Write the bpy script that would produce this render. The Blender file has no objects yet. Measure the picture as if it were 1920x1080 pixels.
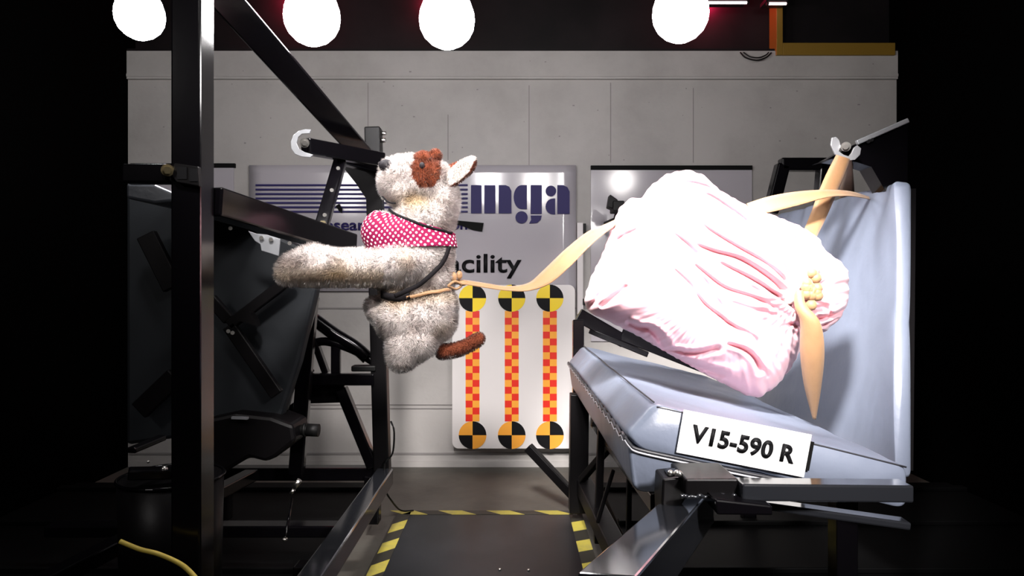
import bpy, bmesh, math, random
import numpy as np
from mathutils import Vector, Matrix
from mathutils.bvhtree import BVHTree
random.seed(7); np.random.seed(7)
SC = bpy.context.scene
C = SC.collection
F = 1300.0            # focal length in pixels of a 1920 wide frame
CAMZ = 0.774          # camera height over the concrete floor (metres)

def P(x, y, d):       # measured point of the place: x, y as read off the photo, d metres away
    return Vector(((x-960)/F*d, d, CAMZ+(540-y)/F*d))

# ------------------------------------------------------------------ camera
cam = bpy.data.cameras.new('camera'); cam.sensor_width = 36; cam.lens = F/1920*36
cam.clip_start = 0.02
co = bpy.data.objects.new('camera', cam); C.objects.link(co)
co.location = (0, 0, CAMZ); co.rotation_euler = (math.pi/2, 0, 0); SC.camera = co
# ------------------------------------------------------------------ world / exposure
w = bpy.data.worlds.new('world'); SC.world = w; w.use_nodes = True
w.node_tree.nodes['Background'].inputs[0].default_value = (0.5, 0.5, 0.55, 1)
w.node_tree.nodes['Background'].inputs[1].default_value = 0.0
vs = SC.view_settings
vs.view_transform = 'Standard'; vs.look = 'None'; vs.gamma = 1; vs.use_curve_mapping = False
vs.exposure = 0.0
# ------------------------------------------------------------------ overhead floods, plus unseen key lights added for bag, dog and seat
def disk(loc, target, size, power, col=(1, .95, .93), spread=180):
    l = bpy.data.lights.new('flood', 'AREA'); l.shape = 'DISK'; l.size = size; l.energy = power; l.color = col; l.spread = math.radians(spread)
    o = bpy.data.objects.new('flood_or_key_light', l); C.objects.link(o); o.location = loc
    o.rotation_euler = (Vector(target)-Vector(loc)).to_track_quat('-Z', 'Y').to_euler()
    return o
MID = (0.0, 3.0, 0.9)
disk((0.20, 0.30, CAMZ+0.78), MID, .20, 4)
disk((-1.33, 0.30, CAMZ+0.74), MID, .20, 4)
disk((0.90, 0.30, CAMZ+0.88), (0.7, 3, 0.9), .20, 4)
disk((0.05, 0.30, CAMZ+1.05), (0.45, 1.5, 0.93), .22, 13, spread=32)  # unseen key light added to brighten the bag
disk((-0.25, 0.25, CAMZ+1.15), (-0.22, 1.5, 0.95), .22, 4.6, spread=36)  # unseen key light added over the dog
disk((0.70, 0.05, CAMZ+0.55), (0.42, 1.25, 0.58), .18, 5.5, spread=56)  # unseen low key light added for the cushion side and label
BULB = 75.0
def point(loc, col, power, size=.03):
    l = bpy.data.lights.new('glow', 'POINT'); l.energy = power; l.color = col; l.shadow_soft_size = size
    o = bpy.data.objects.new('red_glow_light', l); C.objects.link(o); o.location = loc  # unseen red points added to tint the dark upper wall
point(P(535, -14, 2.99), (1, .03, .10), 2.5, .01)
point(P(795, -14, 2.99), (1, .03, .10), 1.2, .01)
point(P(1345, -12, 2.99), (1, .02, .10), 2.5, .01)

# ------------------------------------------------------------------ materials
MT = {}
def mat(name, col, rough=.5, metal=0, spec=.5, bump=None, var=None, emit=None, sheen=0, coat=0, attr=None, sss=0):
    m = bpy.data.materials.new(name); m.use_nodes = True; nt = m.node_tree; b = nt.nodes['Principled BSDF']
    b.inputs['Base Color'].default_value = (*col, 1); b.inputs['Roughness'].default_value = rough
    b.inputs['Metallic'].default_value = metal; b.inputs['Specular IOR Level'].default_value = spec
    if coat: b.inputs['Coat Weight'].default_value = coat; b.inputs['Coat Roughness'].default_value = .08
    if sheen: b.inputs['Sheen Weight'].default_value = sheen
    tc = nt.nodes.new('ShaderNodeTexCoord')
    if bump:
        n = nt.nodes.new('ShaderNodeTexNoise'); n.inputs['Scale'].default_value = bump[0]; n.inputs['Detail'].default_value = 6
        bp = nt.nodes.new('ShaderNodeBump'); bp.inputs['Strength'].default_value = bump[1]; bp.inputs['Distance'].default_value = bump[2] if len(bump) > 2 else .01
        nt.links.new(tc.outputs['Object'], n.inputs['Vector']); nt.links.new(n.outputs['Fac'], bp.inputs['Height']); nt.links.new(bp.outputs['Normal'], b.inputs['Normal'])
    if var:      # (scale, second colour, low, high)
        n2 = nt.nodes.new('ShaderNodeTexNoise'); n2.inputs['Scale'].default_value = var[0]; n2.inputs['Detail'].default_value = 8; n2.inputs['Roughness'].default_value = .65
        cr = nt.nodes.new('ShaderNodeValToRGB'); cr.color_ramp.elements[0].position = var[2]; cr.color_ramp.elements[1].position = var[3]
        cr.color_ramp.elements[0].color = (*col, 1); cr.color_ramp.elements[1].color = (*var[1], 1)
        nt.links.new(tc.outputs['Object'], n2.inputs['Vector']); nt.links.new(n2.outputs['Fac'], cr.inputs['Fac'])
        nt.links.new(cr.outputs['Color'], b.inputs['Base Color'])
    if attr:
        a = nt.nodes.new('ShaderNodeAttribute'); a.attribute_name = attr
        nt.links.new(a.outputs['Color'], b.inputs['Base Color'])
    if emit:
        b.inputs['Emission Color'].default_value = (*emit[0], 1); b.inputs['Emission Strength'].default_value = emit[1]
    MT[name] = m
    return m
mat('wall_paint', (.40, .38, .365), .55, bump=(40, .25, .004), var=(2.2, (.27, .255, .24), .44, .85))
mat('wall_line', (.23, .215, .21), .7)
mat('upper_dark', (.006, .005, .0055), .5, spec=.2, var=(4, (.012, .009, .010), .4, .7))
mat('sidewall_black', (.0012, .0012, .0012), 1, spec=.0, bump=(30, .2))  # near-black finish of the added side walls
mat('ceiling_black', (.004, .004, .004), .95, spec=.05)
mat('concrete', (.10, .092, .078), .65, bump=(25, .3, .004), var=(5, (.07, .064, .054), .4, .7))
mat('steel_black', (.0022, .0019, .0026), .17, spec=.28, bump=(35, .06, .002))
mat('steel_satin', (.003, .0026, .003), .4, spec=.15, bump=(60, .12, .002))
mat('steel_mirror', (.014, .015, .018), .12, coat=.5)
mat('deck_black', (.0018, .0018, .002), .6, spec=.08)
mat('platform_black', (.006, .0075, .010), .42, spec=.22, bump=(12, .05, .004), var=(6, (.014, .015, .018), .4, .7))
mat('zinc', (.72, .70, .66), .28, metal=1)
mat('brass', (.75, .62, .36), .3, metal=1)
mat('zinc_grey', (.33, .34, .36), .4, metal=.5)
mat('panel_dark', (.008, .010, .0125), .65, spec=.3, bump=(20, .15, .004))
mat('vinyl', (.20, .23, .30), .36, bump=(9, .35, .012), var=(3, (.175, .20, .265), .35, .7))
mat('vinyl_dark', (.05, .055, .065), .3, bump=(9, .3, .01))
mat('piping_dark', (.03, .03, .035), .4)
mat('piping_light', (.55, .55, .6), .4)
mat('board_gloss', (.42, .395, .425), .13, bump=(3.0, .04, .02), coat=.3)
mat('board_white', (.70, .665, .655), .30, bump=(3, .1, .01))
mat('navy', (.028, .022, .10), .5, spec=.15)
mat('print_black', (.005, .005, .006), .6, spec=.15)
mat('tape_black', (.004, .004, .004), .7, spec=.12)
mat('tgt_yellow', (.85, .62, .012), .4)
mat('tgt_orange', (.85, .36, .04), .4)
mat('tgt_red', (.70, .025, .012), .4)
mat('haz_yellow', (.46, .39, .06), .55, var=(30, (.35, .30, .08), .45, .7))
mat('haz_black', (.02, .018, .012), .6)
mat('yellow_paint', (.20, .115, .012), .5)
mat('paper', (.86, .86, .85), .7)
mat('bulb_glow', (1, 1, 1), .3, emit=((1, .97, .97), BULB))
mat('tube_glow', (1, 1, 1), .3, emit=((1, .62, .66), 5))
mat('lamp_black', (.01, .01, .01), .4)
mat('rubber', (.004, .004, .004), .5, spec=.2)
mat('webbing', (.27, .145, .062), .6, bump=(400, .3, .001), var=(9, (.21, .11, .045), .4, .7), sheen=.2)
mat('bag_satin', (.95, .52, .58), .36, sheen=.2, bump=(22, .25, .006))
mat('fur', (1, 1, 1), .85, spec=.1, sheen=.3, attr='col')
def furmat():
    m = MT['fur']; nt = m.node_tree; b = nt.nodes['Principled BSDF']; out = nt.nodes['Material Output']; a = nt.nodes['Attribute']
    tr = nt.nodes.new('ShaderNodeBsdfTranslucent'); mx = nt.nodes.new('ShaderNodeMixShader'); mx.inputs[0].default_value = .35
    nt.links.new(a.outputs['Color'], tr.inputs['Color']); nt.links.new(b.outputs[0], mx.inputs[1]); nt.links.new(tr.outputs[0], mx.inputs[2]); nt.links.new(mx.outputs[0], out.inputs[0])
furmat()
mat('brown_plush', (.17, .045, .02), .9, sheen=.3, spec=.1)
mat('ear_white', (.85, .78, .72), .9, sheen=.3, spec=.1)
mat('nose_black', (.012, .010, .012), .6, spec=.2)
mat('harness_black', (.006, .005, .006), .8, spec=.15)
mat('conduit', (.62, .58, .58), .35)
mat('cable_yellow', (.55, .42, .07), .5)
# polka dot fabric
def polka():
    m = mat('polka', (.17, .002, .038), .8, spec=.2); nt = m.node_tree; b = nt.nodes['Principled BSDF']
    tc = nt.nodes.new('ShaderNodeTexCoord'); v = nt.nodes.new('ShaderNodeTexVoronoi'); v.inputs['Scale'].default_value = 100; v.voronoi_dimensions = '2D'; v.inputs['Randomness'].default_value = .15
    sp = nt.nodes.new('ShaderNodeSeparateXYZ'); at = nt.nodes.new('ShaderNodeMath'); at.operation = 'ARCTAN2'; mu = nt.nodes.new('ShaderNodeMath'); mu.operation = 'MULTIPLY'; mu.inputs[1].default_value = .085
    cx_ = nt.nodes.new('ShaderNodeCombineXYZ'); mp = nt.nodes.new('ShaderNodeMapping'); mp.inputs['Rotation'].default_value = (0, 0, .9)
    nt.links.new(tc.outputs['Object'], sp.inputs[0]); nt.links.new(sp.outputs[0], at.inputs[0]); nt.links.new(sp.outputs[1], at.inputs[1]); nt.links.new(at.outputs[0], mu.inputs[0])
    nt.links.new(mu.outputs[0], cx_.inputs[0]); nt.links.new(sp.outputs[2], cx_.inputs[1]); nt.links.new(cx_.outputs[0], mp.inputs['Vector'])
    cr = nt.nodes.new('ShaderNodeValToRGB'); cr.color_ramp.interpolation = 'CONSTANT'
    cr.color_ramp.elements[0].color = (.9, .82, .84, 1); cr.color_ramp.elements[1].position = .25; cr.color_ramp.elements[1].color = (.17, .002, .038, 1)
    nt.links.new(mp.outputs['Vector'], v.inputs['Vector']); nt.links.new(v.outputs['Distance'], cr.inputs['Fac']); nt.links.new(cr.outputs['Color'], b.inputs['Base Color'])
polka()

# ------------------------------------------------------------------ object helpers
def tag(o, label, cat, group=None, kind=None):
    o['label'] = label; o['category'] = cat
    if group: o['group'] = group
    if kind: o['kind'] = kind
    return o
ROOT = {}
def thing(name, label, cat, loc, group=None):
    o = bpy.data.objects.new(name, None); C.objects.link(o); o.location = loc; o.empty_display_size = .05
    ROOT[o] = Vector(loc); tag(o, label, cat, group); return o
SPLIT = {'bolt', 'latch', 'knob', 'clip', 'standoff', 'bolt_head', 'slot', 'fleece_tuft', 'curved_arm', 'stripe'}
def islands(bm):
    seen = set(); out = []
    for v in bm.verts:
        if v in seen: continue
        st = [v]; seen.add(v); isl = []
        while st:
            q = st.pop(); isl.append(q)
            for e in q.link_edges:
                o_ = e.other_vert(q)
                if o_ not in seen: seen.add(o_); st.append(o_)
        out.append(isl)
    return out
def finish(bm, name, mats, parent=None, **kw):
    if name in SPLIT and parent is not None:
        isl = islands(bm)
        if len(isl) > 1:
            last = None; bm.verts.index_update()
            for g in [[v.index for v in i_] for i_ in isl]:
                b2 = bm.copy(); b2.verts.ensure_lookup_table(); keep = set(g)
                bmesh.ops.delete(b2, geom=[v for v in b2.verts if v.index not in keep], context='VERTS')
                last = finish1(b2, name, mats, parent, **kw)
            bm.free(); return last
    return finish1(bm, name, mats, parent, **kw)
def finish1(bm, name, mats, parent=None, smooth=False, bevel=0, seg=2, origin=None):
    """bm is in world coordinates; the object gets a sensible origin"""
    bmesh.ops.recalc_face_normals(bm, faces=bm.faces)
    if parent is not None: off = ROOT[parent]
    elif origin is not None: off = Vector(origin)
    else:
        vs_ = [v.co for v in bm.verts]
        off = Vector((sum(v.x for v in vs_)/len(vs_), sum(v.y for v in vs_)/len(vs_), min(v.z for v in vs_)))
    bmesh.ops.translate(bm, verts=bm.verts, vec=-off)
    me = bpy.data.meshes.new(name); bm.to_mesh(me); bm.free()
    for m in (mats if isinstance(mats, (list, tuple)) else [mats]): me.materials.append(MT[m])
    if smooth: me.polygons.foreach_set('use_smooth', [True]*len(me.polygons))
    o = bpy.data.objects.new(name, me); C.objects.link(o)
    if parent is None: o.location = off
    else: o.parent = parent
    ROOT[o] = off
    if bevel:
        md = o.modifiers.new('bevel', 'BEVEL'); md.width = bevel; md.segments = seg; md.limit_method = 'ANGLE'; md.angle_limit = .6
    return o
def struct(o): o['kind'] = 'structure'; return o
def B(): return bmesh.new()
def box(bm, lo, hi, mi=0):
    vs_ = [bm.verts.new((x, y, z)) for x in (lo[0], hi[0]) for y in (lo[1], hi[1]) for z in (lo[2], hi[2])]
    for q in ((0, 1, 3, 2), (4, 6, 7, 5), (0, 4, 5, 1), (2, 3, 7, 6), (0, 2, 6, 4), (1, 5, 7, 3)):
        f = bm.faces.new([vs_[i] for i in q]); f.material_index = mi
def pbox(bm, x0, y0, x1, y1, d0, d1, mi=0):      # px rectangle read at depth d0, thickness to d1
    a = P(x0, y1, d0); b = P(x1, y0, d0); box(bm, (a.x, d0, a.z), (b.x, d1, b.z), mi)
def prism(bm, pts, d0, d1, mi=0, dread=None):    # px polygon read at dread, extruded in depth
    dr = dread or d0
    A = [P(x, y, dr) for x, y in pts]
    f0 = [bm.verts.new((p.x, d0, p.z)) for p in A]; f1 = [bm.verts.new((p.x, d1, p.z)) for p in A]
    n = len(A); fs = [bm.faces.new(f0), bm.faces.new(list(reversed(f1)))]
    for i in range(n): fs.append(bm.faces.new((f0[i], f1[i], f1[(i+1) % n], f0[(i+1) % n])))
    for f in fs: f.material_index = mi
def beam(bm, p0, p1, w_, h_, up=(0, 0, 1), mi=0, roll=0, hollow=False):
    d = (p1-p0).normalized(); u = Vector(up)
    if abs(d.dot(u)) > .95: u = Vector((0, 1, 0))
    s = d.cross(u).normalized(); u = s.cross(d).normalized()
    if roll:
        R = Matrix.Rotation(roll, 3, d); s = R @ s; u = R @ u
    vs_ = []
    for p in (p0, p1):
        for a, b in ((-1, -1), (1, -1), (1, 1), (-1, 1)):
            vs_.append(bm.verts.new(p+s*a*w_/2+u*b*h_/2))
    for q in ((3, 2, 1, 0), (4, 5, 6, 7), (0, 1, 5, 4), (1, 2, 6, 5), (2, 3, 7, 6), (3, 0, 4, 7)):
        f = bm.faces.new([vs_[i] for i in q]); f.material_index = mi
def cyl(bm, p0, p1, r0, r1=None, n=20, mi=0, cap=True):
    r1 = r0 if r1 is None else r1
    d = (p1-p0).normalized(); u = Vector((0, 0, 1)) if abs(d.z) < .9 else Vector((1, 0, 0))
    s = d.cross(u).normalized(); u = s.cross(d)
    a = [bm.verts.new(p0+(s*math.cos(t)+u*math.sin(t))*r0) for t in [2*math.pi*i/n for i in range(n)]]
    b = [bm.verts.new(p1+(s*math.cos(t)+u*math.sin(t))*r1) for t in [2*math.pi*i/n for i in range(n)]]
    for i in range(n):
        f = bm.faces.new((a[i], a[(i+1) % n], b[(i+1) % n], b[i])); f.material_index = mi; f.smooth = True
    if cap:
        bm.faces.new(list(reversed(a))).material_index = mi; bm.faces.new(b).material_index = mi
def tube(bm, pts, r, n=10, mi=0, sub=6):
    pts = spline(pts, sub); rings = []
    for i, p in enumerate(pts):
        d = (pts[min(i+1, len(pts)-1)]-pts[max(i-1, 0)]).normalized()
        u = Vector((0, 0, 1)) if abs(d.z) < .9 else Vector((0, 1, 0)); s = d.cross(u).normalized(); u = s.cross(d)
        rings.append([bm.verts.new(p+(s*math.cos(2*math.pi*k/n)+u*math.sin(2*math.pi*k/n))*r) for k in range(n)])
    for a, b in zip(rings, rings[1:]):
        for k in range(n):
            f = bm.faces.new((a[k], a[(k+1) % n], b[(k+1) % n], b[k])); f.smooth = True; f.material_index = mi
    bm.faces.new(list(reversed(rings[0]))).material_index = mi; bm.faces.new(rings[-1]).material_index = mi
def spline(pts, sub):
    pts = [Vector(p) for p in pts]
    if sub <= 1 or len(pts) < 3: return pts
    out = []
    for i in range(len(pts)-1):
        p0 = pts[max(i-1, 0)]; p1 = pts[i]; p2 = pts[i+1]; p3 = pts[min(i+2, len(pts)-1)]
        for k in range(sub):
            t = k/sub
            out.append(.5*((2*p1)+(p2-p0)*t+(2*p0-5*p1+4*p2-p3)*t*t+(3*p1-p0-3*p2+p3)*t**3))
    return out+[pts[-1]]
def ribbon(bm, ea, eb, th=.0016, sub=8, cols=4, cup=0.0):
    A = spline(ea, sub); Bq = spline(eb, sub); n = len(A); fr = []; bk = []
    for i in range(n):
        t = (A[min(i+1, n-1)]-A[max(i-1, 0)]); s = (Bq[i]-A[i]); nn = t.cross(s)
        nn = nn.normalized() if nn.length > 1e-9 else Vector((0, 1, 0))
        rf = []; rb = []
        for k in range(cols+1):
            u = k/cols; p = A[i].lerp(Bq[i], u)+nn*cup*s.length*math.sin(math.pi*u)
            rf.append(bm.verts.new(p+nn*th/2)); rb.append(bm.verts.new(p-nn*th/2))
        fr.append(rf); bk.append(rb)
    for i in range(n-1):
        for k in range(cols):
            bm.faces.new((fr[i][k], fr[i][k+1], fr[i+1][k+1], fr[i+1][k])).smooth = True
            bm.faces.new((bk[i][k], bk[i+1][k], bk[i+1][k+1], bk[i][k+1])).smooth = True
        bm.faces.new((fr[i][0], fr[i+1][0], bk[i+1][0], bk[i][0]))
        bm.faces.new((fr[i][cols], bk[i][cols], bk[i+1][cols], fr[i+1][cols]))
    for i in (0, n-1):
        for k in range(cols): bm.faces.new((fr[i][k], bk[i][k], bk[i][k+1], fr[i][k+1]))
def ell(bm, c, r, rot=None, seg=24, mi=0):
    M = Matrix.Translation(c)
    if rot is not None: M = M @ rot.to_4x4()
    M = M @ Matrix.Diagonal((r[0], r[1], r[2], 1))
    g = bmesh.ops.create_uvsphere(bm, u_segments=seg, v_segments=seg//2, radius=1, matrix=M)
    for v in g['verts']:
        for f in v.link_faces: f.smooth = True; f.material_index = mi
def disc(bm, cx, cy, r, d0, d1, a0=0, a1=360, n=32, mi=0):
    k = max(3, int(n*abs(a1-a0)/360)); pts = [(cx+r*math.cos(math.radians(a0+(a1-a0)*i/k)), cy-r*math.sin(math.radians(a0+(a1-a0)*i/k))) for i in range(k+(0 if a1-a0 >= 360 else 1))]
    if a1-a0 < 360: pts = [(cx, cy)]+pts
    prism(bm, pts, d0, d1, mi)
def textbm(body, x0, y0, x1, y1, d, slope=0, bold=0, th=.0006, spacing=1.0):
    """lettering fitted in the px box (x0..x1, y0 top..y1 bottom) at depth d; slope = dy/dx of the baseline"""
    cu = bpy.data.curves.new('t', 'FONT'); cu.body = body; cu.size = 1; cu.offset = bold; cu.space_character = spacing; cu.resolution_u = 6
    o = bpy.data.objects.new('t', cu); C.objects.link(o)
    me = bpy.data.meshes.new_from_object(o.evaluated_get(bpy.context.evaluated_depsgraph_get()))
    bpy.data.objects.remove(o)
    bm = bmesh.new(); bm.from_mesh(me); bpy.data.meshes.remove(me)
    bmesh.ops.remove_doubles(bm, verts=bm.verts, dist=1e-5)
    g = bmesh.ops.extrude_face_region(bm, geom=bm.faces[:])
    ex = [v for v in g['geom'] if isinstance(v, bmesh.types.BMVert)]; exs = set(ex)
    xs = [v.co.x for v in bm.verts]; ys = [v.co.y for v in bm.verts]; ax, bx_, ay, by = min(xs), max(xs), min(ys), max(ys)
    for v in bm.verts:
        u = (v.co.x-ax)/(bx_-ax); t = (v.co.y-ay)/(by-ay)
        X = x0+u*(x1-x0); Y = y1+(y0-y1)*t
        if slope:
            dx = X-x0; dy = Y-y1; a = math.atan(slope); X = x0+dx*math.cos(a)-dy*math.sin(a); Y = y1+dx*math.sin(a)+dy*math.cos(a)
        p = P(X, Y, d); p.y = d-(th if v in exs else 0); v.co = p
    return bm

# =================================================================== THE ROOM
DW = 3.0
XL, XR = P(240, 0, DW).x, P(1681, 0, DW).x
FLOOR = 0.0
zt = P(0, 98, DW).z; z150 = P(0, 150, DW).z
bm = B(); box(bm, (XL-.05, DW, -.05), (XR+.05, DW+.12, z150+.002)); box(bm, (XL+.004, DW-.018, z150), (XR-.004, DW+.12, zt))
box(bm, (XL+.004, DW-.022, P(0, 146, DW).z), (XR-.004, DW, P(0, 141, DW).z))
for x, y0, y1 in ((690, 155, 310), (840, 215, 300), (992, 160, 310), (1145, 155, 305), (1300, 165, 305)): pbox(bm, x-.8, y0, x+.8, y1, DW-.0012, DW, 1)
for y, h in ((578, 3), (759, 1.5), (766, 1.5), (851, 3.5)): pbox(bm, 242, y-h/2, 1679, y+h/2, DW-.004, DW, 1)
pbox(bm, 242, 866, 1679, 876, DW-.006, DW, 0)
for i in range(70):
    x = random.uniform(250, 1670); y = random.uniform(110, 300); s = random.uniform(.5, 2.4); pbox(bm, x, y, x+s*random.uniform(.6, 2), y+s, DW-.0008 if y > 152 else DW-.0188, DW, 1)
struct(finish(bm, 'wall_back', ['wall_paint', 'wall_line'], origin=(0, DW, 0)))
bm = B(); box(bm, (XL-.05, DW+.06, zt), (XR+.05, DW+.16, 2.6)); box(bm, (XL, DW-.01, zt), (XR, DW+.06, zt+.012))
struct(finish(bm, 'wall_upper', 'upper_dark', origin=(0, DW, zt)))
bm = B(); box(bm, (XL-.12, -.8, -.05), (XL, DW+.1, 2.6)); struct(finish(bm, 'wall_left', 'sidewall_black'))  # black side wall added so the area beyond the back wall stays dark
bm = B(); box(bm, (XR, -.8, -.05), (XR+.12, DW+.1, 2.6)); struct(finish(bm, 'wall_right', 'sidewall_black'))  # same added black wall, darkening the right side
bm = B(); box(bm, (XL-.12, -.8, 2.6), (XR+.12, DW+.2, 2.7)); struct(finish(bm, 'ceiling', 'ceiling_black'))
bm = B(); box(bm, (XL-.12, -.8, -.1), (XR+.12, DW+.2, 0)); struct(finish(bm, 'floor', 'concrete', origin=(0, 1, 0)))

# yellow steel frame of the upper opening
t = thing('steel_door_frame', 'dull yellow steel frame edge high on the dark upper wall at right', 'frame', P(1460, 103, DW-.03))
bm = B(); pbox(bm, 1456, -60, 1468, 103, DW-.03, DW+.055); finish(bm, 'upright', 'yellow_paint', t, bevel=.002)
bm = B(); pbox(bm, 1468, 80, 1679, 103, DW-.03, DW+.055); finish(bm, 'bottom_rail', 'yellow_paint', t, bevel=.002)
# fluorescent tubes
for (x0, x1, y, lab) in ((1322, 1400, 5, 'long glowing fluorescent tube beside the rightmost round lamp'), (1441, 1474, 7, 'short glowing fluorescent tube crossing the yellow frame upright')):
    t = thing('fluorescent_tube', lab, 'light', P(x0, y, 2.9), 'fluorescent tubes at the top of the dark wall')
    bm = B(); cyl(bm, P(x0, y, 2.9), P(x1, y, 2.9), .0055, n=12); finish(bm, 'glass_tube', 'tube_glow', t)
    bm = B(); cyl(bm, P(x0-4, y, 2.9), P(x0, y, 2.9), .007); cyl(bm, P(x1, y, 2.9), P(x1+4, y, 2.9), .007); pbox(bm, x0-4, y-12, x1+4, y-5, 2.895, 2.97)
    finish(bm, 'fixture', 'lamp_black', t)
bm = B(); tube(bm, [P(1388, 98, 2.97), P(1398, 108, 2.96), P(1418, 113, 2.955), P(1436, 108, 2.96), P(1446, 99, 2.97)], .003)
tube(bm, [P(1394, 98, 2.972), P(1406, 106, 2.965), P(1422, 108, 2.96), P(1436, 103, 2.965), P(1441, 98, 2.97)], .0025)
tag(finish(bm, 'hanging_cable', 'rubber'), 'small black cable loop drooping over the top edge of the pale wall', 'cable')

# ------------------------------------------------------------------ the four round flood lamps
def flood(x, y, r, lab):
    c = P(x, y, 1.57); rr = r/F*1.57
    t = thing('flood_lamp', lab, 'lamp', c+Vector((0, 0, rr*2.1)), 'round flood lamps hung over the test rig')
    bm = B(); prof = [(0, -1), (.3, -.955), (.58, -.81), (.82, -.57), (.96, -.28), (1, 0), (.97, .3), (.86, .62), (.7, .95), (.52, 1.25), (.4, 1.5), (.36, 1.7)]
    n = 32; rings = []
    for a, z in prof[1:]:
        rings.append([bm.verts.new(c+Vector((a*rr*math.cos(2*math.pi*k/n), a*rr*math.sin(2*math.pi*k/n), z*rr))) for k in range(n)])
    b = bm.verts.new(c+Vector((0, 0, -rr)))
    for k in range(n): bm.faces.new((b, rings[0][(k+1) % n], rings[0][k]))
    for A, Bq in zip(rings, rings[1:]):
        for k in range(n): bm.faces.new((A[k], A[(k+1) % n], Bq[(k+1) % n], Bq[k]))
    bm.faces.new(rings[-1])
    finish(bm, 'bulb', 'bulb_glow', t, smooth=True)
    bm = B(); cyl(bm, c+Vector((0, 0, rr*1.6)), c+Vector((0, 0, rr*2.6)), rr*.5, rr*.45); cyl(bm, c+Vector((0, 0, rr*2.6)), Vector((c.x, c.y, 2.6)), .01)
    finish(bm, 'socket', 'lamp_black', t)
flood(262, 30, 44, 'leftmost of the four glowing round lamps, beside the tall black post')
flood(585, 33, 52, 'glowing round lamp just right of the diagonal black brace')
flood(838, 39, 52, 'glowing round lamp above the stuffed dog, second from right')
flood(1276, 27, 52, 'rightmost of the four glowing round lamps, above the pink bag')

# ------------------------------------------------------------------ wall boards
def rrect(x0, y0, x1, y1, r, n=5):
    pts = []
    for cx, cy, a in ((x1-r, y0+r, 0), (x0+r, y0+r, 90), (x0+r, y1-r, 180), (x1-r, y1-r, 270)):
        for i in range(n+1):
            q = math.radians(a+90*i/n); pts.append((cx+r*math.cos(q), cy-r*math.sin(q)))
    return pts
t = thing('wall_sign', 'glossy grey company sign with navy stripes and lettering behind the stuffed dog', 'sign', P(775, 545, DW-.02))
bm = B()   # slightly bowed sheet
nx, nz = 24, 16; gr = []
for j in range(nz+1):
    v = j/nz; row = []
    for i in range(nx+1):
        u = i/nx; p = P(468+u*612, 310+v*236, DW-.012); p.y = DW-.012-.05*max(0, .15-v)**1.5
        row.append(bm.verts.new(p))
    gr.append(row)
for j in range(nz):
    for i in range(nx): bm.faces.new((gr[j][i], gr[j][i+1], gr[j+1][i+1], gr[j+1][i]))
o = finish(bm, 'sign_panel', 'board_gloss', t, smooth=True); md = o.modifiers.new('s', 'SOLIDIFY'); md.thickness = .004; md.offset = -1
DS = DW-.0235
bm = B()
for i in range(7):
    y = 347+i*8.3; pbox(bm, 479, y-1.7, 877, y+1.7, DS, DS+.002)
finish(bm, 'stripe', 'navy', t)
bm = B()
prism(bm, rrect(883, 347, 903, 400, 1, 2), DS, DS+.002); prism(bm, rrect(908, 347, 929, 400, 1, 2), DS, DS+.002)
prism(bm, [(935, 400), (935, 347), (948, 347), (955, 350), (959, 358), (959, 400)], DS, DS+.002)
finish(bm, 'letter_m', 'navy', t)
bm = B(); prism(bm, [(988, 347), (988, 392)]+[(978-15*math.cos(a)*1.0, 369.5+22.5*math.sin(a)) for a in [math.pi/2-math.pi*i/12 for i in range(13)]], DS, DS+.002)
prism(bm, rrect(995, 347, 1016, 401, 1, 2), DS, DS+.002); disc(bm, 978, 407.5, 11.5, DS, DS+.002)
prism(bm, [(995, 404), (1016, 404), (1014, 412), (1007, 418), (992, 419), (996, 412)], DS, DS+.002); finish(bm, 'letter_g', 'navy', t)
bm = B(); disc(bm, 1033, 358, 10, DS, DS+.002); prism(bm, [(1041, 372), (1041, 402)]+[(1037-14*math.sin(a), 387+15*math.cos(a)) for a in [math.pi*i/10 for i in range(11)]], DS, DS+.002)
prism(bm, [(1045, 401), (1045, 347), (1056, 347), (1064, 351), (1068, 359), (1068, 401)], DS, DS+.002); finish(bm, 'letter_a', 'navy', t)
finish(textbm('research', 597, 411, 714, 432, DS+.001, bold=.02), 'small_lettering', 'navy', t)
finish(textbm('corporation', 727, 411, 876, 437, DS+.001, bold=.02), 'small_lettering', 'navy', t)
finish(textbm('Facility', 814, 476, 978, 522, DS+.001, bold=.015), 'large_lettering', 'print_black', t)
bm = B(); prism(bm, [(853, 413), (907, 418), (904, 434), (886, 431), (868, 424), (853, 420)], DS-.003, DS-.001); tag(finish(bm, 'tape_strip', 'tape_black'), 'frayed strip of black tape on the sign beside the dog neck', 'tape')
bm = B(); prism(bm, [(629, 386), (636, 382), (642, 392), (641, 400), (635, 395)], DS-.003, DS-.001); tag(finish(bm, 'tape_scrap', 'tape_black'), 'tiny black tape scrap on the striped sign', 'tape')

t = thing('wall_board', 'pale glossy board with black top rail partly behind the tall left post', 'board', P(340, 545, DW-.01), 'pale boards on the back wall')
bm = B(); pbox(bm, 244, 312, 438, 545, DW-.008, DW-.001); finish(bm, 'board_panel', 'board_gloss', t)
bm = B(); pbox(bm, 244, 306, 440, 314, DW-.016, DW-.001); finish(bm, 'top_rail', 'tape_black', t, bevel=.001)
t = thing('wall_board', 'pale glossy board with long black top rail behind the pink bag', 'board', P(1259, 640, DW-.01), 'pale boards on the back wall')
bm = B(); pbox(bm, 1108, 314, 1410, 640, DW-.008, DW-.001); finish(bm, 'board_panel', 'board_gloss', t)
bm = B(); pbox(bm, 1108, 310, 1411, 318, DW-.016, DW-.001); finish(bm, 'top_rail', 'tape_black', t, bevel=.001)
t = thing('wall_conduit', 'thin white vertical conduit with dark clip between sign and right board', 'conduit', P(1091, 600, DW-.03))
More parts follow.
